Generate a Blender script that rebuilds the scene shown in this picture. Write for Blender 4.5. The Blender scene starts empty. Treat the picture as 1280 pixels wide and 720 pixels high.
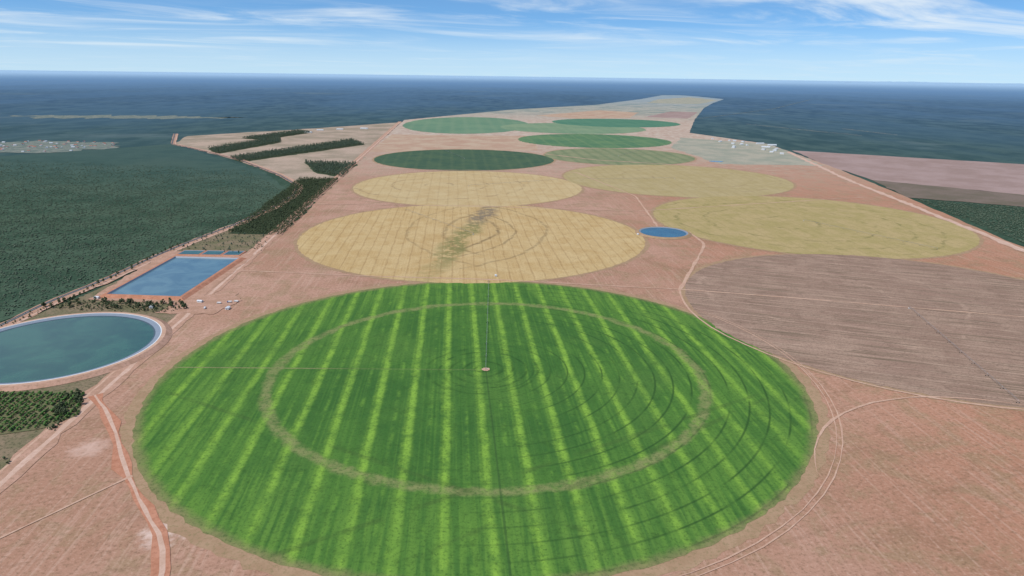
import bpy, math, numpy as np
from mathutils import Matrix, Vector
rng=np.random.default_rng(7)
SC=bpy.context.scene
GAIN=1.2
def S(r,g,b,gain=None):
    gain=gain or GAIN
    o=[]
    for c in (r,g,b):
        c/=255; l=c/12.92 if c<=.04045 else ((c+.055)/1.055)**2.4
        o.append(min(l/gain,.85))
    return (*o,1)
# ---------------------------------------------------------------- node helper
class N:
    def __init__(s,name,rough=.92,spec=.12):
        s.mat=bpy.data.materials.new(name); s.mat.use_nodes=True; s.t=s.mat.node_tree
        s.b=s.t.nodes['Principled BSDF']; s.b.inputs['Roughness'].default_value=rough
        s.b.inputs['Specular IOR Level'].default_value=spec
        s._pos=None
    def set(s,v,sock):
        if isinstance(v,bpy.types.NodeSocket): s.t.links.new(v,sock)
        else: sock.default_value=v
    def obj(s):
        if s._pos is None:
            tc=s.t.nodes.new('ShaderNodeTexCoord'); s._pos=tc.outputs['Object']
            sp=s.t.nodes.new('ShaderNodeSeparateXYZ'); s.t.links.new(s._pos,sp.inputs[0])
            s.x,s.y,s.z=sp.outputs
        return s._pos
    def m(s,op,a,b=0.0,clamp=False):
        n=s.t.nodes.new('ShaderNodeMath'); n.operation=op; n.use_clamp=clamp
        s.set(a,n.inputs[0]); s.set(b,n.inputs[1]); return n.outputs[0]
    def mr(s,v,a,b,c=0.0,d=1.0,smooth=True):
        n=s.t.nodes.new('ShaderNodeMapRange'); n.interpolation_type='SMOOTHSTEP' if smooth else 'LINEAR'
        s.set(v,n.inputs[0])
        for i,q in enumerate((a,b,c,d)): n.inputs[i+1].default_value=q
        return n.outputs[0]
    def mix(s,f,a,b,mode='MIX'):
        n=s.t.nodes.new('ShaderNodeMix'); n.data_type='RGBA'; n.blend_type=mode
        s.set(f,n.inputs[0]); s.set(a,n.inputs[6]); s.set(b,n.inputs[7]); return n.outputs[2]
    def noise(s,vec,size,detail=3,rough=.55,dist=0.0):
        n=s.t.nodes.new('ShaderNodeTexNoise'); s.set(vec,n.inputs['Vector'])
        n.inputs['Scale'].default_value=1.0/size; n.inputs['Detail'].default_value=detail
        n.inputs['Roughness'].default_value=rough; n.inputs['Distortion'].default_value=dist
        return n.outputs[0]
    def comb(s,x,y,z=0.0):
        n=s.t.nodes.new('ShaderNodeCombineXYZ'); s.set(x,n.inputs[0]); s.set(y,n.inputs[1]); s.set(z,n.inputs[2]); return n.outputs[0]
    def uv(s,phi,x=None,y=None):
        s.obj(); x=x or s.x; y=y or s.y; a=math.radians(phi)
        u=s.m('SUBTRACT',s.m('MULTIPLY',x,math.cos(a)),s.m('MULTIPLY',y,math.sin(a)))
        v=s.m('ADD',s.m('MULTIPLY',x,math.sin(a)),s.m('MULTIPLY',y,math.cos(a)))
        return u,v
    def streak(s,phi,across,along,detail=3):
        u,v=s.uv(phi); return s.noise(s.comb(s.m('DIVIDE',u,across),s.m('DIVIDE',v,along)),1.0,detail)
    def line(s,u,spacing,w,soft):
        p=s.m('PINGPONG',u,spacing/2); return s.mr(p,max(w/2-soft,0),w/2+soft,1.0,0.0)
    def rad(s,cx=0,cy=0):
        s.obj(); dx=s.m('SUBTRACT',s.x,cx); dy=s.m('SUBTRACT',s.y,cy)
        return s.m('SQRT',s.m('ADD',s.m('MULTIPLY',dx,dx),s.m('MULTIPLY',dy,dy)))
    def amp(s,f,k): return s.m('MULTIPLY',f,k)
    def out(s,c):
        s.set(c,s.b.inputs['Base Color']); return s.mat
    def bump(s,h,strength,dist):
        n=s.t.nodes.new('ShaderNodeBump'); s.set(h,n.inputs['Height']); n.inputs['Strength'].default_value=strength
        n.inputs['Distance'].default_value=dist; s.t.links.new(n.outputs[0],s.b.inputs['Normal'])
ROAD_PHI=-4.8
def plain(name,col,rough=.8,spec=.2,var=.15,size=3):
    n=N(name,rough,spec); n.obj(); f=n.noise(n._pos,size)
    d=tuple(c*(1-var) for c in col[:3])+(1,); l=tuple(min(c*(1+var),1) for c in col[:3])+(1,)
    return n.out(n.mix(f,d,l))
# ---------------------------------------------------------------- geometry helpers
def link(o): SC.collection.objects.link(o); return o
def sheet(name,pts,z,mat,origin=(0,0)):
    me=bpy.data.meshes.new(name)
    me.from_pydata([(x-origin[0],y-origin[1],0) for x,y in pts],[],[list(range(len(pts)))])
    me.materials.append(mat); o=link(bpy.data.objects.new(name,me)); o.location=(origin[0],origin[1],z)
    if me.polygons[0].normal.z<0: me.flip_normals()
    return o
def ragged(pts,step,jit):
    out=[];n=len(pts)
    for i in range(n):
        a=np.array(pts[i],float);b=np.array(pts[(i+1)%n],float);L=np.hypot(*(b-a));k=max(1,int(L/step))
        nv=np.array([-(b-a)[1],(b-a)[0]])/max(L,1e-6); 
        for j in range(k):
            w=0 if j==0 else 1
            out.append(tuple(a+(b-a)*j/k+nv*rng.normal(0,jit)*w))
    return out
def circle(cx,cy,r,n=220,jit=.8,ry=None,wob=0):
    a=np.linspace(0,2*math.pi,n,endpoint=False); ry=ry or r
    k=rng.normal(0,jit,n)+wob*np.sin(3*a+1)+wob*.6*np.sin(5*a+2)
    return [(cx+(r+q)*math.cos(t),cy+(ry+q)*math.sin(t)) for t,q in zip(a,k)]
def ribbon(name,pts,w,z,mat,jit=.3,step=25,taper=False):
    P=[]
    for (a,b) in zip(pts[:-1],pts[1:]):
        a=np.array(a,float);b=np.array(b,float);L=np.hypot(*(b-a));k=max(1,int(L/step))
        for j in range(k): P.append(a+(b-a)*j/k)
    P.append(np.array(pts[-1],float)); P=np.array(P)
    for _ in range(2):
        if len(P)>4: P[1:-1]=(P[:-2]+2*P[1:-1]+P[2:])/4
    T=np.gradient(P,axis=0); T/=np.linalg.norm(T,axis=1)[:,None]; Nn=np.c_[-T[:,1],T[:,0]]
    n=len(P); wl=w/2+rng.normal(0,jit,n); wr=w/2+rng.normal(0,jit,n)
    wl=np.maximum(wl,w*.15); wr=np.maximum(wr,w*.15)
    if taper:
        tp=np.clip(np.minimum(np.arange(n),np.arange(n)[::-1])/5,.05,1); wl*=tp; wr*=tp
    Lp=P+Nn*wl[:,None]; Rp=P-Nn*wr[:,None]
    V=[(x,y,0) for x,y in Lp]+[(x,y,0) for x,y in Rp]
    Fc=[(i,n+i,n+i+1,i+1) for i in range(n-1)]
    me=bpy.data.meshes.new(name); me.from_pydata(V,[],Fc); me.materials.append(mat)
    o=link(bpy.data.objects.new(name,me)); o.location.z=z; return o
class MB:
    def __init__(s): s.v=[];s.f=[];s.mi=[]
    def add(s,v,f,mi):
        k=len(s.v); s.v+= [tuple(q) for q in v]; s.f+=[tuple(i+k for i in g) for g in f]; s.mi+=[mi]*len(f)
    def box(s,x0,x1,y0,y1,z0,z1,mi=0):
        v=[(x,y,z) for z in (z0,z1) for y in (y0,y1) for x in (x0,x1)]
        s.add(v,[(0,2,3,1),(4,5,7,6),(0,1,5,4),(2,6,7,3),(0,4,6,2),(1,3,7,5)],mi)
    def beam(s,p,q,r,mi=0,n=5,r2=None):
        p=Vector(p);q=Vector(q);d=(q-p).normalized(); a=d.orthogonal().normalized(); b=d.cross(a); r2=r if r2 is None else r2
        v=[p+(a*math.cos(2*math.pi*i/n)+b*math.sin(2*math.pi*i/n))*r for i in range(n)]+[q+(a*math.cos(2*math.pi*i/n)+b*math.sin(2*math.pi*i/n))*r2 for i in range(n)]
        s.add(v,[(i,(i+1)%n,n+(i+1)%n,n+i) for i in range(n)]+[tuple(range(n))[::-1],tuple(range(n,2*n))],mi)
    def mesh(s,name,mats):
        me=bpy.data.meshes.new(name); me.from_pydata(s.v,[],s.f)
        for m in mats: me.materials.append(m)
        me.polygons.foreach_set('material_index',s.mi); me.update(); return me
def place(name,me,loc,rot=0,sc=1):
    o=link(bpy.data.objects.new(name,me)); o.location=loc; o.rotation_euler=(0,0,math.radians(rot)); o.scale=(sc,)*3 if not isinstance(sc,tuple) else sc; return o
def inside(P,poly):
    x,y=P[:,0],P[:,1]; c=np.zeros(len(P),bool); n=len(poly)
    for i in range(n):
        x1,y1=poly[i];x2,y2=poly[(i+1)%n]
        if y1==y2: continue
        c^=((y1>y)!=(y2>y))&(x<(x2-x1)*(y-y1)/(y2-y1)+x1)
    return c
def scatter(poly,n):
    p=np.array(poly,float);lo=p.min(0);hi=p.max(0);out=np.zeros((0,2))
    while len(out)<n:
        q=rng.uniform(lo,hi,(n*2,2)); out=np.r_[out,q[inside(q,poly)]]
    return out[:n]
def rows(poly,phi,sx,sy,jit=.6,keep=.94):
    a=math.radians(phi); c=np.array(poly).mean(0); R=2500
    u=np.arange(-R,R,sx); v=np.arange(-R,R,sy); U,V=np.meshgrid(u,v); U=U.ravel();V=V.ravel()
    q=np.c_[c[0]+U*math.cos(a)+V*math.sin(a),c[1]-U*math.sin(a)+V*math.cos(a)]
    q=q[inside(q,poly)]; q=q[rng.random(len(q))<keep]; return q+rng.normal(0,jit,q.shape)

# ================================================================= materials
# --- wild ground: scrub forest all the way to the horizon, aerial haze painted into the base colour by distance
g=N('scrubland',.95,.03); g.obj(); P=g._pos
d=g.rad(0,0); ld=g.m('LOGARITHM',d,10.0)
big=g.noise(g.comb(g.m('DIVIDE',g.x,1700),g.m('DIVIDE',g.y,4200)),1.0,5,.62); med=g.noise(g.comb(g.m('DIVIDE',g.x,190),g.m('DIVIDE',g.y,420)),1.0,5,.65); fine=g.noise(P,14,3,.7)
near=g.mix(g.mr(med,.35,.65),S(60,82,66),S(78,98,80))
near=g.mix(g.mr(fine,.42,.62,0,.6),near,S(42,62,48))
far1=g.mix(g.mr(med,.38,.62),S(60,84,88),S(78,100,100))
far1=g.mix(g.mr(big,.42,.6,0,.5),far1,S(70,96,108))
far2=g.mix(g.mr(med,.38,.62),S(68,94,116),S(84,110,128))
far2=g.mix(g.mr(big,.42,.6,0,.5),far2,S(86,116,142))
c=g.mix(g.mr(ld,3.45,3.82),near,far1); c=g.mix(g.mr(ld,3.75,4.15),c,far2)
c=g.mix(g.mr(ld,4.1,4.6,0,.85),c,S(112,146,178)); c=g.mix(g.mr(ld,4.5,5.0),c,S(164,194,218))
stripe=g.noise(g.comb(g.m('DIVIDE',g.x,2600),g.m('DIVIDE',g.y,1500),5.0),1.0,5,.7)
c=g.mix(g.m('MULTIPLY',g.mr(stripe,.58,.67,0,.3),g.mr(ld,3.6,3.8)),c,S(124,138,136))
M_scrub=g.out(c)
# near forest block
g=N('forest_floor',.95,.04); P=(g.obj(),g._pos)[1]
med=g.noise(P,120,5,.65); fine=g.noise(P,8,4,.75); f2=g.noise(P,420,4,.6)
c=g.mix(g.mr(med,.36,.64),S(62,84,66),S(84,104,84)); c=g.mix(g.mr(f2,.45,.65,0,.5),c,S(94,108,86))
c=g.mix(g.mr(fine,.45,.62,0,.6),c,S(42,62,48)); c=g.mix(g.mr(g.y,2000,4200,0,.65),c,S(70,94,94))  # last mix: blue-grey distance haze painted into the northern part
M_forest=g.out(c)
# farmland soil
g=N('sandy_soil'); P=(g.obj(),g._pos)[1]
big=g.noise(P,420,5,.6,.5); med=g.noise(P,60,5,.7,.8); fine=g.noise(P,5,4,.8); st=g.streak(ROAD_PHI,5,180); st2=g.streak(70,7,220); m2=g.noise(P,130,5,.7,1.2)
c=g.mix(g.mr(big,.38,.62),S(180,136,112),S(194,152,130))
c=g.mix(g.mr(g.x,250,700,0,.65),c,S(184,128,98))
c=g.mix(g.mr(med,.45,.64,0,.65),c,S(160,134,102)); c=g.mix(g.mr(m2,.52,.66,0,.5),c,S(152,116,90))
c=g.mix(g.mr(st,.5,.7,0,.4),c,S(210,174,152))
c=g.mix(g.mr(st2,.52,.7,0,.28),c,S(148,114,92))
c=g.mix(g.mr(fine,.5,.66,0,.65),c,S(128,102,78)); c=g.mix(g.mr(fine,.46,.34,0,.45),c,S(212,176,154))
bare=g.m('ADD',g.rad(-352,600),g.m('MULTIPLY',g.noise(P,28,5,.7),70.0)); c=g.mix(g.mr(bare,42,62,.85,0),c,S(230,202,186))
bare=g.m('ADD',g.rad(-520,760),g.m('MULTIPLY',g.noise(P,22,5,.7),60.0)); c=g.mix(g.mr(bare,34,60,.6,0),c,S(224,190,172))
c=g.mix(g.mr(g.y,2300,5500,0,.8),c,g.mix(g.mr(med,.4,.6),S(184,160,142),S(206,190,172)))  # fade to pale with distance: haze painted into the soil colour
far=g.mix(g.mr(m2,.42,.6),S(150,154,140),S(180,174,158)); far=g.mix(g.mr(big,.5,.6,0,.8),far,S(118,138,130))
c=g.mix(g.mr(g.y,6800,9500,0,.85),c,far); c=g.mix(g.mr(g.y,9000,16000,0,.75),c,S(142,160,170))  # grey-green far plots, then blue-grey haze painted in by distance
M_soil=g.out(c)
def soil(name,a,b,c3,phi=ROAD_PHI,k=.5,size=40):
    g=N(name); P=(g.obj(),g._pos)[1]
    c=g.mix(g.mr(g.noise(P,size,5,.7),.38,.62),a,b); c=g.mix(g.mr(g.noise(P,4.5,4,.8),.48,.64,0,k),c,c3)
    c=g.mix(g.mr(g.streak(phi,6,140),.5,.72,0,.4),c,b); return g.out(c)
M_zone=soil('scrubby_soil',S(148,128,104),S(120,114,84),S(64,72,48),k=.75,size=55)
M_plots=soil('bare_plots',S(194,168,148),S(158,142,120),S(112,116,94),k=.5,size=260)
M_r1=soil('fallow_pink',S(176,150,142),S(160,134,124),S(136,120,110),phi=50,size=240)
M_r2=soil('fallow_brown',S(134,116,104),S(116,104,88),S(86,88,70),phi=50,size=160)
M_tan=soil('fallow_tan',S(198,172,146),S(186,150,126),S(162,138,112),size=160)
M_pale=soil('pale_scrub',S(158,158,140),S(182,172,152),S(110,124,104),size=140)
M_vill=soil('village_ground',S(100,116,108),S(144,144,132),S(74,94,80),size=50)
M_road=soil('dirt_road',S(218,184,164),S(206,170,148),S(182,144,122),k=.4,size=25)
M_track=soil('dirt_track',S(212,176,152),S(200,160,136),S(172,136,112),k=.5,size=25)
M_verge=soil('road_verge',S(200,158,136),S(182,142,118),S(146,118,96),k=.6,size=22)
M_rim=soil('headland',S(180,148,118),S(170,138,108),S(136,124,86),k=.6,size=24)
M_red=soil('red_earth',S(202,144,116),S(186,128,100),S(158,106,84),k=.5,size=16)
M_orchsoil=soil('orchard_soil',S(112,116,80),S(128,116,88),S(80,92,52),k=.5,size=18)
M_plfloor=soil('plantation_floor',S(58,76,52),S(72,86,60),S(40,56,38),k=.6,size=30)
M_asph=plain('asphalt',(.07,.072,.075,1),.85,.2,.2,8)
M_line=plain('road_paint',(.75,.75,.72,1),.6,.3,.1)
M_conc=plain('concrete',(.42,.40,.37,1),.85,.2,.15,2)
M_liner=plain('pond_liner',S(138,148,160),.5,.4,.15,6)
M_wetliner=plain('wet_liner',S(70,88,96),.4,.4,.2,6)
M_white=plain('white_paint',(.70,.70,.68,1),.5,.4,.05)
M_roof=plain('roof_tile',(.36,.15,.09,1),.85,.2,.25,1)
M_metal=plain('roof_metal',(.62,.64,.66,1),.45,.5,.08)
M_steel=plain('galvanised_steel',(.22,.23,.24,1),.5,.5,.1)
M_rubber=plain('rubber',(.03,.03,.03,1),.9,.2,.1)
M_glass=plain('window_glass',(.03,.045,.06,1),.1,.6,.05)
M_blue=plain('blue_paint',(.05,.13,.35,1),.4,.5,.05)
M_bark=plain('bark',(.16,.11,.075,1),.9,.1,.3,1)
def leafmat(name,a,b):
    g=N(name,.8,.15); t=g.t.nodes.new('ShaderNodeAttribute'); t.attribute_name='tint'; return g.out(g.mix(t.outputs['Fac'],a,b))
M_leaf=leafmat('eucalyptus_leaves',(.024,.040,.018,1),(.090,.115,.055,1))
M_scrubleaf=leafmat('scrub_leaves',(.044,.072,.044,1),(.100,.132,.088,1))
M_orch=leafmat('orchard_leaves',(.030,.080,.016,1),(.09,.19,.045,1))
def water(name,col,col2):
    g=N(name,.16,.5); P=(g.obj(),g._pos)[1]
    g.out(g.mix(g.mr(g.noise(P,60,4,.6,.8),.35,.65),col,col2)); g.bump(g.noise(P,2.2,3,.6),.3,.2); return g.mat
M_wt=water('pond_water',S(34,84,78),S(50,102,88)); M_wb=water('reservoir_water',S(78,116,134),S(100,136,148)); M_wc=water('blue_water',S(20,86,114),S(34,102,128))

# --- crop materials (object coords centred on each pivot)
def crop(name,a,b,fine_c,phi=ROAD_PHI,sp=30,sw=5,sc=None,sk=.5,rs=54,rc=None,rk=.3,size=110,streak=(5,260),streak_c=None,streak_k=.4,extra=None,fk=.45):
    g=N(name); P=(g.obj(),g._pos)[1]
    med=g.noise(P,size,5,.65,.6); fine=g.noise(P,4.0,4,.8)
    c=g.mix(g.mr(med,.36,.64),a,b)
    if streak_c is None: streak_c=b
    c=g.mix(g.mr(g.streak(phi,*streak),.46,.68,0,streak_k),c,streak_c)
    wob=g.m('MULTIPLY',g.noise(P,90,3),10.0)
    if sc is not None:
        u,v=g.uv(phi); u=g.m('ADD',g.m('ADD',u,wob),g.m('MULTIPLY',g.noise(P,9,2),sw*.5)); l=g.line(u,sp,sw,sw*.42)
        patch=g.mr(g.noise(P,38,5,.75),.3,.60,.2,1)
        c=g.mix(g.amp(g.m('MULTIPLY',l,patch),sk),c,sc)
    if rc is not None:
        l=g.line(g.rad(),rs,2.6,1.2); patch=g.mr(g.noise(P,130,3),.35,.6)
        c=g.mix(g.amp(g.m('MULTIPLY',l,patch),rk),c,rc)
    if extra: c=extra(g,c,P,med,fine)
    c=g.mix(g.mr(g.noise(P,22,5,.8),.5,.68,0,fk*.7),c,fine_c)
    c=g.mix(g.mr(fine,.48,.66,0,fk),c,fine_c)
    return g.out(c)
def ex_green(g,c,P,med,fine):
    u,v=g.uv(ROAD_PHI)
    l2=g.line(g.m('ADD',g.m('ADD',u,24.4),g.m('MULTIPLY',g.noise(P,60,3),8.0)),48.8,5,2.4)
    c=g.mix(g.m('MULTIPLY',l2,g.mr(g.noise(P,50,5,.7),.45,.62,0,.45)),c,S(126,170,66))
    c=g.mix(g.amp(g.line(u,12.2,3,1.5),.3),c,S(54,100,42))
    r=g.rad(); out=g.m('MULTIPLY',g.mr(r,250,460),g.mr(g.streak(ROAD_PHI,9,160,4),.42,.62,.05,.7)); c=g.mix(out,c,S(110,150,62))
    c=g.mix(g.mr(g.noise(P,170,4,.6),.48,.68,0,.4),c,S(94,130,60))
    side=g.mr(g.x,-100,240,.12,.8)
    l=g.line(r,27,2.2,1.5); l=g.m('MULTIPLY',l,g.mr(g.noise(P,100,4,.6),.36,.58)); c=g.mix(g.m('MULTIPLY',l,side),c,S(46,80,38))
    inner=g.mr(r,75,120,1,0); l=g.line(g.m('ADD',r,g.m('MULTIPLY',g.noise(P,34,3),14.0)),19,3,3)
    l=g.m('MULTIPLY',l,g.mr(g.noise(P,26,3),.4,.6,.1,.6)); c=g.mix(g.m('MULTIPLY',l,inner),c,S(42,76,34))
    # worn tan band
    r2=g.m('ADD',g.rad(9,-4),g.m('MULTIPLY',g.m('SUBTRACT',g.noise(P,34,5,.7),.5),26.0))
    band=g.mr(g.m('ABSOLUTE',g.m('SUBTRACT',r2,335)),3,13,1,0)
    band=g.m('MULTIPLY',band,g.mr(g.noise(P,14,4,.75),.34,.6,.25,.85)); c=g.mix(band,c,S(142,144,92))
    # access track from the west and wheel line to the south
    b=g.m('MULTIPLY',g.mr(g.m('ABSOLUTE',g.m('ADD',g.m('SUBTRACT',g.y,g.m('MULTIPLY',g.x,.012)),2.5)),.9,2.3,.8,0),g.mr(g.x,-290,-200,1,.3)); b=g.m('MULTIPLY',b,g.mr(g.x,0,12,1,0)); c=g.mix(b,c,S(150,142,100))
    b=g.m('MULTIPLY',g.mr(g.m('ABSOLUTE',g.m('SUBTRACT',g.m('ADD',g.x,g.m('MULTIPLY',g.y,.089)),5)),.6,1.9,.55,0),g.mr(g.y,-8,2,1,0)); c=g.mix(b,c,S(54,84,46))
    r3=g.m('ADD',r,g.m('MULTIPLY',g.noise(P,26,5,.75),20.0))
    c=g.mix(g.mr(r3,486,506,0,.85),c,S(146,134,94))
    for ph,off in ((52,-330),(58,-285),(-62,300)):
        u,v=g.uv(ph); sw=g.m('MULTIPLY',g.mr(g.m('ABSOLUTE',g.m('ADD',u,off)),1.5,6,1,0),g.mr(g.noise(P,60,3),.4,.6))
        c=g.mix(g.amp(sw,.4),c,S(70,92,48))
    return c
def ex_yel1(g,c,P,med,fine):
    # old spiral wheel marks sweeping from the north centre round the eastern side
    for cx,cy,R,w,k,side in ((-260,60,330,9,.75,1),(-250,40,372,6,.6,1),(-300,60,520,8,.5,1),(-260,150,200,8,.45,1),(330,60,420,10,.5,-1),(320,90,520,7,.4,-1)):
        r=g.m('ADD',g.rad(cx,cy),g.m('MULTIPLY',g.noise(P,140,4,.55),50.0))
        b=g.mr(g.m('ABSOLUTE',g.m('SUBTRACT',r,R+25)),w*.2,w,1,0); b=g.m('MULTIPLY',b,g.mr(g.noise(P,30,5,.75),.36,.56,.15,1))
        b=g.m('MULTIPLY',b,g.mr(g.x,-60,0,0,1) if side>0 else g.mr(g.x,0,60,1,0))
        c=g.mix(g.amp(b,k),c,S(124,106,76))
    u,v=g.uv(8); b=g.mr(g.m('ABSOLUTE',g.m('ADD',g.m('ADD',u,25),g.m('MULTIPLY',g.m('SUBTRACT',g.noise(P,150,3),.5),120.0))),14,50,1,0)
    b=g.m('MULTIPLY',b,g.mr(v,-470,-200,.3,1)); b=g.m('MULTIPLY',b,g.mr(g.noise(P,34,5,.75),.38,.54)); c=g.mix(g.amp(b,.85),c,g.mix(g.mr(v,80,240),S(122,124,74),S(122,112,98)))
    return c
def ex_arcs(cols,R=(160,300,420),off=(60,40),k=.4):
    def f(g,c,P,med,fine):
        for R0 in R:
            r=g.m('ADD',g.rad(*off),g.m('MULTIPLY',g.noise(P,110,5,.65),90.0))
            b=g.mr(g.m('ABSOLUTE',g.m('SUBTRACT',r,R0+45)),1,8,1,0); b=g.m('MULTIPLY',b,g.mr(g.noise(P,90,4,.7),.44,.58))
            c=g.mix(g.amp(b,k),c,cols)
        return c
    return f
FIELDS=[
('green_crop_field',-45,1016,494,None,crop('green_crop',S(66,108,50),S(82,124,54),S(52,84,38),sp=48.8,sw=11,sc=S(142,182,70),sk=.95,streak=(4,300),streak_c=S(98,140,58),size=120,extra=ex_green,fk=.55)),
('harvested_crop_field',-116,1984,495,None,crop('straw_a',S(196,164,112),S(208,180,130),S(164,132,88),sp=27,sw=3.5,sc=S(156,124,82),sk=.5,extra=ex_yel1,fk=.6,size=70,streak=(4,200),streak_c=S(216,188,138),streak_k=.5)),
('harvested_crop_field',-189,2894,472,None,crop('straw_b',S(196,168,120),S(206,182,136),S(170,142,100),sp=38,sw=5,sc=S(166,136,94),sk=.35,extra=ex_arcs(S(122,98,74),(60,200,350),(-120,30),.5),fk=.55,size=80)),
('dark_green_crop_field',-274,3873,493,None,crop('green_b',S(66,92,72),S(82,104,76),S(56,78,62),sp=60,sw=16,sc=S(98,114,82),sk=.4,rs=90,rc=S(114,122,92),rk=.4,fk=.3)),
('olive_crop_field',614,4114,435,None,crop('olive_a',S(130,136,100),S(146,148,110),S(102,116,86),sp=70,sw=24,sc=S(96,118,84),sk=.5,rs=110,rc=S(88,110,78),rk=.5,fk=.3)),
('stubble_crop_field',744,3204,514,None,crop('stubble_a',S(178,158,110),S(188,168,124),S(148,136,96),sp=44,sw=8,sc=S(160,142,100),sk=.35,extra=ex_arcs(S(142,118,86)),fk=.5,size=90)),
('stubble_crop_field',960,2251,490,None,crop('stubble_b',S(174,156,102),S(190,166,118),S(138,128,80),sp=36,sw=5,sc=S(150,136,88),sk=.3,extra=ex_arcs(S(126,120,74),(100,260,360,440),(-60,-30),.6),fk=.6,size=80)),
('fallow_crop_field',818,1351,451,None,crop('fallow_a',S(160,130,112),S(176,146,126),S(116,96,80),phi=-72,sp=38,sw=3,sc=S(204,174,152),sk=.5,size=90,streak=(3.5,180),streak_c=S(128,110,90),streak_k=1,extra=ex_arcs(S(198,166,144),(200,330),(-200,100),.5),fk=.65)),
('far_green_crop_field',-440,6640,580,1100,crop('green_c',S(104,136,108),S(118,146,114),S(92,124,100),sp=120,sw=40,sc=S(132,152,120),sk=.4,size=400,fk=.3)),  # far field tints are paler, with distance haze included in the colour
('far_olive_crop_field',519,6326,645,None,crop('green_d',S(118,144,112),S(136,154,120),S(100,130,102),sp=100,sw=30,sc=S(140,158,124),sk=.4,fk=.3,size=300)),
('far_green_crop_field',579,5122,552,None,crop('green_e',S(84,122,88),S(106,136,94),S(74,108,80),sp=90,sw=22,sc=S(122,144,100),sk=.5,rs=150,rc=S(124,142,104),rk=.5,fk=.3,size=220)),
('far_green_crop_field',1014,7130,634,None,crop('green_f',S(80,126,100),S(92,134,106),S(78,116,96),sp=120,sw=30,sc=S(100,140,110),sk=.4,fk=.3,size=300)),
]
# ================================================================= ground
def polar_ground():
    rad=[0]+list(np.geomspace(300,170000,34)); na=120; V=[(0,0,0)];Fc=[]
    for r in rad[1:]:
        V+=[(r*math.cos(2*math.pi*i/na),r*math.sin(2*math.pi*i/na),0) for i in range(na)]
    Fc+=[(0,1+i,1+(i+1)%na) for i in range(na)]
    for k in range(len(rad)-2):
        a=1+k*na;b=a+na
        Fc+=[(a+i,b+i,b+(i+1)%na,a+(i+1)%na) for i in range(na)]
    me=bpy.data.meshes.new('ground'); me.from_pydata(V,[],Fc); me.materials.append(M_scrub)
    o=link(bpy.data.objects.new('ground',me)); o.location.z=-1.2
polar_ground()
farm=[(-557,-700),(-557,401),(-577,688),(-596,922),(-668,1806),(-1103,7109),(-32,9546),(1311,11505),(2557,14624),(3700,18000),(4195,18229),(4400,17200),(4488,15379),(3600,13000),(2876,10847),(1965,7761),(1475,5948),(1808,5014),(1709,3749),(1577,2754),(1453,1936),(1460,1005),(1500,-700)]
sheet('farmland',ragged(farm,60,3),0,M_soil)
F1=[(-4800,3300),(-2715,3719),(-2171,4460),(-1164,3240),(-864,2690),(-830,2354),(-889,1869),(-921,1496),(-947,1212),(-985,780),(-1020,-700),(-4800,-700)]
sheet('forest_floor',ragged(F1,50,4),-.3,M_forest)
ZONE=[(-1018,-700),(-983,779),(-918,1171),(-876,1479),(-868,1823),(-816,2355),(-807,2602),(-774,3094),(-668,1806),(-622,1271),(-596,922),(-577,688),(-557,401),(-557,-700)]
sheet('scrubby_ground',ragged(ZONE,40,2),.05,M_zone)
PLOTS=[(-2171,4460),(-2328,5033),(-1627,5932),(-1086,6749),(-844,3941),(-774,3094),(-834,2693),(-903,2893),(-1213,3380),(-1946,4240)]
sheet('bare_plots',ragged(PLOTS,80,8),.08,M_plots)
S1=[(-1835,4207),(-1662,5004),(-1539,4658),(-1670,3923)]
S2=[(-1538,3782),(-1126,4895),(-970,4573),(-1406,3582)]
S3=[(-1088,3618),(-802,3581),(-767,3094),(-921,3237)]
S4=[(-823,1953),(-934,3029),(-766,3045),(-664,1942)]
S5=[(-1900,4900),(-1700,5600),(-1560,5450),(-1720,4800)]
for i,q in enumerate((S1,S2,S3,S4,S5)): sheet('plantation_floor',ragged(q,30,4),.12+.02*i,M_plfloor)
sheet('fallow_strip',ragged([(1813,4581),(2879,3980),(3787,3439),(2452,2176),(2108,2874),(1675,3245),(1711,3853)],70,4),.05,M_r1)
sheet('fallow_strip',ragged([(1675,3245),(2108,2874),(2452,2176),(2268,2002),(1906,2585),(1577,2754)],60,4),.09,M_r2)
VILL=[(-3600,4200),(-3021,4557),(-2556,4513),(-2376,4230),(-2592,3892),(-3300,3880)]
sheet('village_ground',ragged(VILL,40,30),.1,M_vill)
sheet('fallow_plot',ragged([(-933,5396),(156,5424),(148,4368),(-863,4149)],60,4),.08,M_tan)
sheet('fallow_plot',ragged([(250,8200),(1150,9700),(1600,9200),(1300,8000),(700,7700)],60,6),.1,M_tan)
sheet('fallow_plot',ragged([(1500,8200),(2100,9600),(2450,9500),(1950,8000)],60,6),.1,M_r1)
sheet('pale_scrub',ragged([(1282,5456),(1808,5014),(1679,3780),(1119,3789),(1042,4633)],60,10),.12,M_pale)
sheet('pale_scrub',ragged([(2300,12500),(2900,14600),(4000,16500),(4200,14800),(3200,12400)],90,20),.14,M_pale)
sheet('far_clearing',ragged([(-5000,7000),(-3900,7300),(-2700,7150),(-3300,6850),(-4600,6750)],60,90),-.6,M_vill)
z=.15
for i,(nm,cx,cy,r,ry,mt) in enumerate(FIELDS):
    if i<8:
        me=circle(cx,cy,r+ (11 if i else 15),260,2.2,wob=2.5); sheet('headland_track',me,z,M_rim,(cx,cy)); 
    z+=.012
for i,(nm,cx,cy,r,ry,mt) in enumerate(FIELDS):
    z+=.012; sheet(nm,circle(cx,cy,r,300,1.3 if i<8 else 5,ry,wob=1.5),z,mt,(cx,cy))
Z=[.46]
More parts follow.
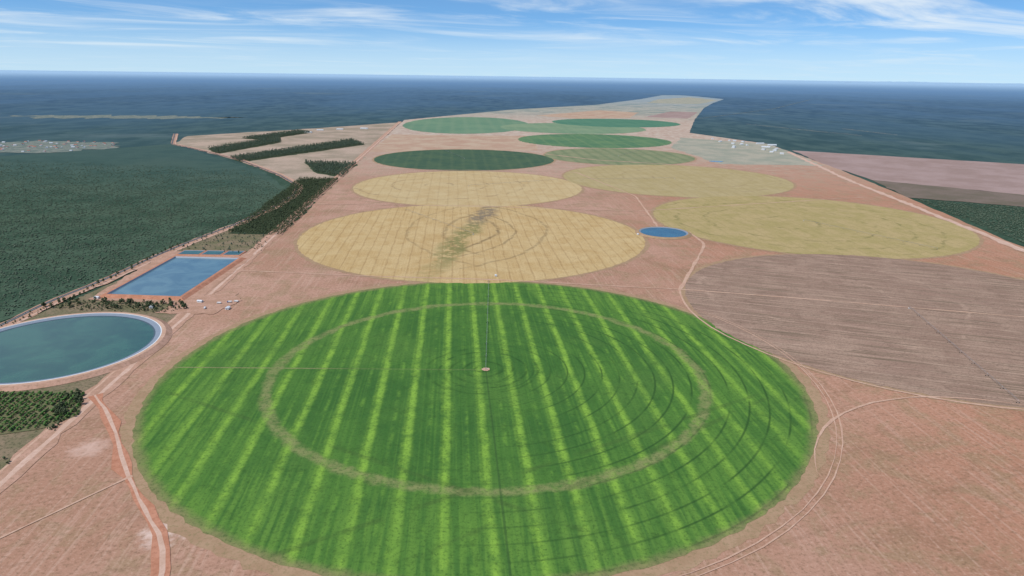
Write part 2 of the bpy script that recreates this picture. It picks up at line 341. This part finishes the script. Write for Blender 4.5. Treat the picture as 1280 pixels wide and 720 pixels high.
def road(name,pts,w,mat,jit=.4,taper=False):
    Z[0]+=.012; return ribbon(name,pts,w,Z[0],mat,jit,taper=taper)
main=[(-519,-50),(-557,401),(-581,693),(-1104,6863)]
road('road_verge',main,34,M_verge,2.6)
road('dirt_road',[(x+5,y) for x,y in main],7,M_road,.8)
road('dirt_road',[(x-11,y) for x,y in main],3.5,M_track,.6)
asph=[(-1000,-400),(-975,500),(-955,893),(-932,1191),(-933,1317),(-911,1477),(-903,1675),(-885,1859),(-847,2110),(-831,2399),(-838,2636),(-891,2851),(-1058,3143),(-1444,3682),(-1946,4240),(-2171,4460),(-2500,5200)]
road('road_verge',[(x+8,y) for x,y in asph],32,M_verge,2)
road('road',asph,9,M_asph,.1)
road('road_line',asph,.35,M_line,.02)
road('dirt_road',[(x+20,y) for x,y in asph],4,M_road)
t1=[(-600,905),(-564,867),(-510,800),(-474,743),(-424,676),(-373,618),(-340,575),(-319,540),(-300,400)]
road('road_verge',t1,15,M_red,2.5); road('dirt_track',t1,4.5,M_road,.8)
road('dirt_track',[(-437,700),(-507,589),(-560,500)],3.2,M_track,.5)
road('dirt_track',[(-651,1569),(-352,1536),(-37,1520),(214,1484),(380,1463),(616,1410),(1016,1309),(1460,1200)],4.5,M_track,.6)
road('dirt_track',[(372,1463),(458,1683),(544,1903),(532,2058)],8,M_track,1)
road('dirt_road',[(1747,4475),(1558,3234),(1499,2639),(1446,2114),(1400,1700)],24,M_road,3)
road('dirt_track',[(86,4268),(459,3898),(1397,3495)],14,M_track,2)
road('dirt_track',[(-700,2440),(-100,2440),(420,2380),(1400,2750)],6,M_track,1)
road('dirt_track',[(-740,3390),(-190,3400),(300,3380),(480,2700),(452,2110)],6,M_track,1)
arc=[(818+462*math.cos(math.radians(a)),1351+462*math.sin(math.radians(a))) for a in range(166,300,6)]
road('dirt_track',arc,3.5,M_track,.8)
arc=[(634+275*math.cos(math.radians(a)),664+275*math.sin(math.radians(a))) for a in range(50,172,7)]
road('dirt_track',arc,3.5,M_track,.8,True)
for k in (24,31): road('wheel_track',[(-45+(494+k)*math.cos(math.radians(a)),1016+(494+k)*math.sin(math.radians(a))) for a in range(-100,60,5)],1.4,M_track,.3,True)
# forest tracks far right
road('forest_track',[(2350,7200),(2700,6300),(2900,5900)],12,M_pale,3)
road('forest_track',[(3100,6700),(3250,6000)],12,M_pale,3)
road('forest_track',[(1900,7760),(3900,10800),(6500,15800)],14,M_vill,4)
sheet('pivot_pad',circle(-40,1015,6.5,40,.5),Z[0]+.02,M_track,(-40,1015))
sheet('farmyard',ragged([(-690,1262),(-575,1258),(-552,1345),(-600,1400),(-650,1370),(-682,1310)],10,3.5),Z[0]+.04,M_verge)
# ================================================================= reservoirs
def lathe(name,cx,cy,prof,mats,n=128):
    V=[];Fc=[];mi=[]
    for r,zz,_ in prof: V+=[(r*math.cos(2*math.pi*i/n),r*math.sin(2*math.pi*i/n),zz) for i in range(n)]
    for k in range(len(prof)-1):
        for i in range(n): Fc.append((k*n+i,k*n+(i+1)%n,(k+1)*n+(i+1)%n,(k+1)*n+i)); mi.append(prof[k][2])
    me=bpy.data.meshes.new(name); me.from_pydata(V,[],Fc); 
    for m in mats: me.materials.append(m)
    me.polygons.foreach_set('material_index',mi); me.update()
    o=link(bpy.data.objects.new(name,me)); o.location=(cx,cy,0); return o
lathe('pond_embankment',-768,1085,[(177,.5,0),(167,5,1),(160.5,5,2),(159.5,5.2,2),(158.8,5,3),(150,3,4),(145,1.8,4)],[M_verge,M_track,M_white,M_liner,M_wetliner])
sheet('pond_water',circle(-768,1085,147.2,128,0),2.3,M_wt,(-768,1085))
lathe('pond_embankment',452,2035,[(84,.5,0),(76,4.5,1),(72,4.5,2),(67,2.8,3),(64,1.5,3)],[M_rim,M_rim,M_liner,M_wetliner])
sheet('pond_water',circle(452,2035,66,96,0),2.45,M_wc,(452,2035))
def quad_res(name,inner,ox,crest,mats,zc=5,zw=2.2,wm=None):
    inner=np.array(inner,float); c=inner.mean(0)
    def off(d):
        n=len(inner); out=[]
        for i in range(n):
            p0,p1,p2=inner[i-1],inner[i],inner[(i+1)%n]
            a=(p1-p0)/np.linalg.norm(p1-p0); b=(p2-p1)/np.linalg.norm(p2-p1)
            na=np.array([a[1],-a[0]]); nb=np.array([b[1],-b[0]])
            if np.dot(na,p1-c)<0: na=-na
            if np.dot(nb,p1-c)<0: nb=-nb
            m=(na+nb); m/=np.dot(m,na); out.append(p1+m*d)
        return out
    prof=[(ox,.5,0),(crest,zc,1),(2.5,zc,3),(1.6,zc+.3,2),(-1,zw-.6,2)]
    V=[];Fc=[];mi=[]
    for d_,zz,_ in prof: V+=[(p[0],p[1],zz) for p in off(d_)]
    n=len(inner)
    for k in range(len(prof)-1):
        for i in range(n): Fc.append((k*n+i,k*n+(i+1)%n,(k+1)*n+(i+1)%n,(k+1)*n+i)); mi.append(prof[k][2])
    me=bpy.data.meshes.new(name); me.from_pydata(V,[],Fc)
    for m in mats: me.materials.append(m)
    me.polygons.foreach_set('material_index',mi); me.update(); link(bpy.data.objects.new(name,me))
    sheet('reservoir_water',[tuple(p) for p in inner],zw,wm)
sheet('reservoir_yard',ragged([(-866,1338),(-888,1735),(-660,1715),(-640,1310)],14,2.5),Z[0]+.06,M_verge)
quad_res('reservoir_embankment',[(-838,1364),(-840,1670),(-682,1663),(-684,1354)],16,7,[M_red,M_red,M_liner,M_red],wm=M_wb)
for k,(a,b) in enumerate(((-850,-800),(-790,-745),(-735,-697))):
    quad_res('settling_basin',[(a,1704),(b,1704),(b,1742),(a,1742)],6,4,[M_red,M_red,M_liner,M_red],zc=2.4,zw=1.9,wm=M_wt)
sheet('reservoir_water',circle(1130,3900,40,40,2,28),.9,M_wb,(1130,3900))
# ================================================================= trees
OCT=np.array([(1,0,0),(-1,0,0),(0,1,0),(0,-1,0),(0,0,1),(0,0,-1)],float)
OF=np.array([(0,2,4),(2,1,4),(1,3,4),(3,0,4),(2,0,5),(1,2,5),(3,1,5),(0,3,5)])
def tree_tpl(ncl,h,cr,trunk=True,seed=0,cl=.42):
    r=np.random.default_rng(seed); V=[];T=[];MI=[];TI=[];k=0
    def addp(v,t,mi,ti):
        nonlocal k
        V.append(v);T.append(t+k);MI.append(np.full(len(t),mi));TI.append(ti);k+=len(v)
    def cone(p,q,r0,r1,n=5):
        a=np.linspace(0,2*np.pi,n,endpoint=False); ring=np.c_[np.cos(a),np.sin(a),np.zeros(n)]
        v=np.r_[np.array(p)+ring*r0,np.array(q)+ring*r1]
        t=[]
        for i in range(n): j=(i+1)%n; t+=[(i,j,n+j),(i,n+j,n+i)]
        addp(v,np.array(t),0,np.zeros(2*n))
    if trunk:
        cone((0,0,0),(0,0,h*.75),h*.022+.06,.05,5)
        if ncl>10:
            for _ in range(5):
                a=r.uniform(0,6.28); z0=h*r.uniform(.3,.5); cone((0,0,z0),(math.cos(a)*cr*.6,math.sin(a)*cr*.6,z0+h*.22),.1,.03,3)
    for _ in range(ncl):
        a=r.uniform(0,6.28); zz=r.uniform(.34,1); rr=cr*math.sqrt(r.random())*(1-.75*abs(zz-.58)/.42*.8)
        c=np.array([math.cos(a)*rr,math.sin(a)*rr,h*zz*.95])
        s=cr*cl*r.uniform(.6,1.25); v=OCT*np.array([s,s,s*.8])*r.uniform(.6,1.35,(6,1))+c+r.normal(0,s*.12,(6,3))
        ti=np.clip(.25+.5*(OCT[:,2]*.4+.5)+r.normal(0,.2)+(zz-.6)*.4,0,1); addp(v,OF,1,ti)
    return np.vstack(V),np.vstack(T),np.concatenate(MI),np.concatenate(TI)
def trimesh(name,V,T,MI,TI,mats):
    me=bpy.data.meshes.new(name); me.vertices.add(len(V)); me.vertices.foreach_set('co',V.astype(np.float32).ravel())
    me.loops.add(len(T)*3); me.loops.foreach_set('vertex_index',T.astype(np.int32).ravel())
    me.polygons.add(len(T)); me.polygons.foreach_set('loop_start',(np.arange(len(T))*3).astype(np.int32))
    for m in mats: me.materials.append(m)
    me.polygons.foreach_set('material_index',MI.astype(np.int32)); me.update(calc_edges=True)
    a=me.attributes.new('tint','FLOAT','POINT'); a.data.foreach_set('value',TI.astype(np.float32)); return me
def mass(name,pts,tpls,smin,smax,mats,z0=.1,flat=1.0):
    V=[];T=[];MI=[];TI=[];k=0
    idx=rng.integers(0,len(tpls),len(pts))
    for j,(tv,tt,tm,ti) in enumerate(tpls):
        p=pts[idx==j]; n=len(p)
        if n==0: continue
        s=rng.uniform(smin,smax,n); a=rng.uniform(0,6.28,n); ca,sa=np.cos(a),np.sin(a)
        X=(tv[None,:,0]*ca[:,None]-tv[None,:,1]*sa[:,None])*s[:,None]+p[:,0,None]
        Y=(tv[None,:,0]*sa[:,None]+tv[None,:,1]*ca[:,None])*s[:,None]+p[:,1,None]
        Zz=tv[None,:,2]*s[:,None]*flat*rng.uniform(.85,1.15,n)[:,None]+z0
        V.append(np.stack([X,Y,Zz],-1).reshape(-1,3)); m=len(tv)
        T.append((tt[None]+ (np.arange(n)*m)[:,None,None]).reshape(-1,3)+k); MI.append(np.tile(tm,n))
        TI.append(np.clip(ti[None,:]+rng.normal(0,.22,n)[:,None],0,1).ravel()); k+=n*m
    me=trimesh(name,np.vstack(V),np.vstack(T),np.concatenate(MI),np.concatenate(TI),mats); return link(bpy.data.objects.new(name,me))
far_t=[tree_tpl(5,11,2.8,True,s,.6) for s in range(4)]
bush=[tree_tpl(4,3.4,1.9,True,s+20,.62) for s in range(4)]
scrub=[tree_tpl(1,4.5,3.4,False,s+40,1.0) for s in range(6)]
near_t=[tree_tpl(30,10,3.4,True,s+60,.36) for s in range(5)]
ML=[M_bark,M_leaf]
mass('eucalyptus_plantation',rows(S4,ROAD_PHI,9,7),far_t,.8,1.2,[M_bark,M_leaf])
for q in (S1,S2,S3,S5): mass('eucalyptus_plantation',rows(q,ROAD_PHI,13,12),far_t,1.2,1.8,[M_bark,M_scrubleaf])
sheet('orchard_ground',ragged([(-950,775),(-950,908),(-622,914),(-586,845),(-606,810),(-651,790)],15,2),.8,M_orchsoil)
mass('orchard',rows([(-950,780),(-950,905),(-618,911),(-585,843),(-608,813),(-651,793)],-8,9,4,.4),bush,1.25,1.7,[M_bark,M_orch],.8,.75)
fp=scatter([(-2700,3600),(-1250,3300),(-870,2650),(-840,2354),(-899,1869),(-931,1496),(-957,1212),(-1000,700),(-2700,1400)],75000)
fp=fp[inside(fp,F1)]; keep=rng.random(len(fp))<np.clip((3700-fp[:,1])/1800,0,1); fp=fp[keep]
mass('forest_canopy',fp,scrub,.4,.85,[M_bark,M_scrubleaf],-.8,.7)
W=[(1590,2720),(1906,2560),(2255,1990),(1800,1600),(1485,1936)]
mass('forest_canopy',scatter(W,9000),scrub,.5,1.0,[M_bark,M_scrubleaf],-1.2,.8)
zs=scatter([(-918,1780),(-868,2600),(-780,3050),(-668,1800),(-650,1735),(-890,1740)],900)
mass('roadside_scrub',zs,bush,.6,1.5,[M_bark,M_scrubleaf],.1)
zs=np.r_[scatter([(-950,600),(-950,765),(-650,775),(-590,720),(-565,420),(-900,400)],620),scatter([(-930,1275),(-890,1330),(-700,1330),(-650,1270),(-700,1262)],220),scatter([(-600,800),(-640,905),(-612,905),(-588,800)],60),scatter([(-940,1000),(-925,1270),(-905,1270),(-925,1000)],60)]
mass('roadside_scrub',zs,bush,.6,1.4,[M_bark,M_leaf],.1)
tm=[trimesh('eucalyptus_tree',*t,ML) for t in near_t]
tp=np.r_[scatter([(-925,1285),(-900,1335),(-640,1325),(-640,1285),(-690,1268)],85),scatter([(-640,905),(-612,905),(-588,850),(-612,820)],22),scatter([(-900,560),(-900,760),(-650,770),(-590,700),(-600,560)],46),
   np.c_[np.full(24,-898)+rng.normal(0,3,24),np.linspace(1340,1800,24)]]
for i,(x,y) in enumerate(tp):
    place('eucalyptus_tree',tm[i%5],(x,y,.05),rng.uniform(0,360),rng.uniform(.65,1.2))
# ================================================================= buildings and machines
def house(w,l,h,roof,rm):
    b=MB(); b.box(-w/2,w/2,-l/2,l/2,0,h,0)
    o=.5; v=[(-w/2-o,-l/2-o,h+.02),(w/2+o,-l/2-o,h+.02),(w/2+o,l/2+o,h+.02),(-w/2-o,l/2+o,h+.02),(0,-l/2-o,h+roof),(0,l/2+o,h+roof)]
    b.add(v,[(0,4,5,3),(1,2,5,4),(0,1,4),(3,5,2),(0,3,2,1)],1)
    for s in (-1,1):
        for yy in np.arange(-l/2+2,l/2-1,3.5): b.box(s*w/2-.04,s*w/2+.04,yy,yy+1.3,h*.35,h*.75,2)
        b.box(-.5,.5,s*l/2-.04,s*l/2+.04,0,2.1,2)
    return b.mesh('house',[M_white,rm,M_glass])
hA=house(8,11,3,2,M_roof); hB=house(9,13,3.2,1.8,M_metal); shed=house(16,48,5,3,M_metal); pump=house(6,9,3,1.4,M_metal)
for x,y in scatter(VILL,90): place('house',hA if rng.random()<.7 else hB,(x,y,.1),rng.choice([0,90,20,110]),rng.uniform(.9,1.6))
for x,y in [(-1560,5683),(-1426,5791),(-1587,5439),(1748,5006),(1794,4897),(1700,4750),(-1250,5900)]: place('farm_shed',shed,(x,y,.1),rng.uniform(-20,20)+80,rng.uniform(1,1.3))
for x,y in scatter([(1500,5400),(1800,5000),(1690,4300),(1450,4500)],16): place('house',hB,(x,y,.1),rng.uniform(0,180),1.7)
for x,y,r_ in [(-711,1292,10),(-632,1330,80),(-850,1345,85),(-560,1290,0),(-38,1548,5),(372,2010,30)]: place('pump_house',pump,(x,y,.7),r_,1.1 if y<1500 else .8)
def truck(cm):
    b=MB(); b.box(-1.15,1.15,-3.6,2.2,.9,1.15,2)
    b.add([(-1.1,2.3,.6),(1.1,2.3,.6),(1.1,4.2,.6),(-1.1,4.2,.6),(-1.1,2.3,2.7),(1.1,2.3,2.7),(1.0,3.6,2.7),(-1.0,3.6,2.7),(-1.1,4.2,1.6),(1.1,4.2,1.6)],
      [(0,3,2,1),(0,1,5,4),(4,5,6,7),(3,8,9,2),(0,4,7,8,3),(1,2,9,6,5)],0)
    b.add([(-.95,4.17,1.66),(.95,4.17,1.66),(.88,3.68,2.6),(-.88,3.68,2.6)],[(0,1,2,3)],3)
    b.box(-1.2,1.2,-3.6,2.05,1.15,2.9,1)
    for s in (-1,1):
        for yy in (-2.7,-1.6,3.2): b.beam((s*.75,yy,.5),(s*1.15,yy,.5),.5,4,12)
        b.box(s*1.1-.03,s*1.1+.03,2.6,3.4,1.65,2.4,3)
    return b.mesh('truck',[cm,M_white,M_steel,M_glass,M_rubber])
tk=truck(M_blue); tk2=truck(M_white)
for x,y,r_,m in [(-560,1334,80,tk2),(-572,1330,95,tk),(-590,1322,85,tk2),(-605,1290,10,tk)]: place('parked_truck',m,(x,y,Z[0]+.05),r_,1.15)
def pivot(n=9,sp=54):
    b=MB(); h=4.2
    for sx in (-1,1):
        for sy in (-1,1): b.beam((sx*1.6,sy*1.6,0),(sx*.35,sy*.35,h+.6),.09)
    b.box(-2,2,-2,2,0,.25,1); b.beam((0,0,0),(0,0,h+1),.2,0,8); b.box(1.7,2.5,-.5,.5,.25,2,2)
    for k in range(n):
        y0=k*sp;y1=y0+sp; pts=[]
        for j in range(9):
            t=j/8; pts.append((0,y0+t*sp,h+.9*math.sin(math.pi*t)))
        for p,q in zip(pts[:-1],pts[1:]): b.beam(p,q,.17,0,6)
        low=[(s,[(s*.9*math.sin(math.pi*j/8),pts[j][1],pts[j][2]-1.3*math.sin(math.pi*j/8)) for j in range(9)]) for s in (-1,1)]
        for s,L in low:
            for p,q in zip(L[:-1],L[1:]): b.beam(p,q,.05,0,3)
            for j in range(1,8): b.beam(pts[j],L[j],.05,0,3)
        for j in range(1,8): b.beam(low[0][1][j],low[1][1][j],.04,0,3); b.beam(pts[j],(0,pts[j][1],1.6),.02,0,3)
        for s in (-1,1):
            b.beam((0,y1,h),(s*2.1,y1,.75),.09,0,5); b.beam((s*2.1,y1-.18,.65),(s*2.1,y1+.18,.65),.65,3,14)
        b.beam((-2.1,y1,.75),(2.1,y1,.75),.11,0,5); b.box(-.3,.3,y1-.2,y1+.2,h,h+.6,2)
    return b.mesh('center_pivot_irrigator',[M_steel,M_conc,M_white,M_rubber])
pm=pivot()
place('center_pivot_irrigator',pm,(-40,1015,.5),1.5)
for x,y,a in [(-116,1984,35),(-189,2894,-62),(-274,3873,20),(744,3204,100),(960,2251,-150),(818,1351,170),(614,4114,-30)]: place('center_pivot_irrigator',pm,(x,y,.45),a,(1,.9,1))
# hills on the horizon
def ridge(name,x0,x1,y,h,seed):
    r=np.random.default_rng(seed); n=60; X=np.linspace(x0,x1,n); e=np.sin(np.linspace(0,np.pi,n))
    prof=h*e*(.6+.25*np.sin(np.linspace(0,9,n)+seed)+.2*r.random(n)); V=[];Fc=[]
    for i in range(n): V+=[(X[i],y-6000,-2),(X[i],y,max(prof[i],0)),(X[i],y+6000,-2)]
    for i in range(n-1):
        a=3*i; Fc+=[(a,a+3,a+4,a+1),(a+1,a+4,a+5,a+2)]
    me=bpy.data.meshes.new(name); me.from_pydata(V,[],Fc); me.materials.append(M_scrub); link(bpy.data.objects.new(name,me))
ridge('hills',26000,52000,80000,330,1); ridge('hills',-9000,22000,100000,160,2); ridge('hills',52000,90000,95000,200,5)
# ================================================================= camera, sun, sky
f=865.0; p=math.atan(267/f); r=math.radians(0.767)
F=Vector((0,math.cos(p),-math.sin(p))); R0=Vector((1,0,0)); U0=Vector((0,math.sin(p),math.cos(p)))
R=R0*math.cos(r)+U0*math.sin(r); U=-R0*math.sin(r)+U0*math.cos(r)
cam=bpy.data.cameras.new('camera'); co=link(bpy.data.objects.new('camera',cam))
cam.sensor_width=36; cam.lens=f*36/1280; cam.clip_end=500000; cam.clip_start=1
co.matrix_world=Matrix(((R[0],U[0],-F[0],0),(R[1],U[1],-F[1],0),(R[2],U[2],-F[2],450),(0,0,0,1)))
SC.camera=co
w=bpy.data.worlds.new("World"); SC.world=w; w.use_nodes=True; t=w.node_tree; bg=t.nodes['Background']
class W_(N):
    def __init__(s,t): s.t=t; s._pos=None
k=W_(t)
tc=t.nodes.new('ShaderNodeTexCoord'); sep=t.nodes.new('ShaderNodeSeparateXYZ'); t.links.new(tc.outputs['Generated'],sep.inputs[0])
zc=k.m('MAXIMUM',sep.outputs[2],0.0)
sky=t.nodes.new('ShaderNodeTexSky'); sky.sky_type='NISHITA'; sky.sun_disc=False; sky.sun_elevation=math.radians(55); sky.sun_rotation=math.radians(-130)
sky.altitude=500; sky.air_density=1.0; sky.dust_density=.2; sky.ozone_density=3.0
t.links.new(k.comb(sep.outputs[0],sep.outputs[1],k.m('ADD',k.m('MULTIPLY',zc,1.4),.08)),sky.inputs[0])
tint=k.mix(1.0,sky.outputs[0],(.84,1.20,1.42,1),'MULTIPLY')
den=k.m('ADD',zc,.035); u=k.m('DIVIDE',sep.outputs[0],den); v=k.m('DIVIDE',sep.outputs[1],den)
a=k.noise(k.comb(k.m('ADD',k.m('MULTIPLY',u,.30),k.m('MULTIPLY',v,.06)),k.m('ADD',k.m('MULTIPLY',v,.42),k.m('MULTIPLY',u,-.20)),3.3),1.0,8,.62,.9)
b2=k.noise(k.comb(k.m('MULTIPLY',u,.12),k.m('MULTIPLY',v,.16),7.7),1.0,4,.6,.5)
cl=k.m('MULTIPLY',k.mr(a,.42,.72,0,.85),k.mr(b2,.34,.54,.3,1))
cl=k.m('MULTIPLY',cl,k.mr(zc,.0,.04,.4,1))
tint=k.mix(cl,tint,(8.2,9.0,9.6,1))
hz=k.mr(zc,0.0,.075,.7,0); tint=k.mix(hz,tint,(6.2,7.9,9.1,1))
t.links.new(tint,bg.inputs[0]); bg.inputs[1].default_value=.1
l=bpy.data.lights.new('sun','SUN'); l.energy=3.6; l.angle=math.radians(.5); l.color=(1,.97,.92)
lo=link(bpy.data.objects.new('sun',l)); lo.rotation_euler=(math.radians(35),0,math.radians(-50))
SC.view_settings.view_transform='Standard'; SC.view_settings.look='None'; SC.view_settings.exposure=0
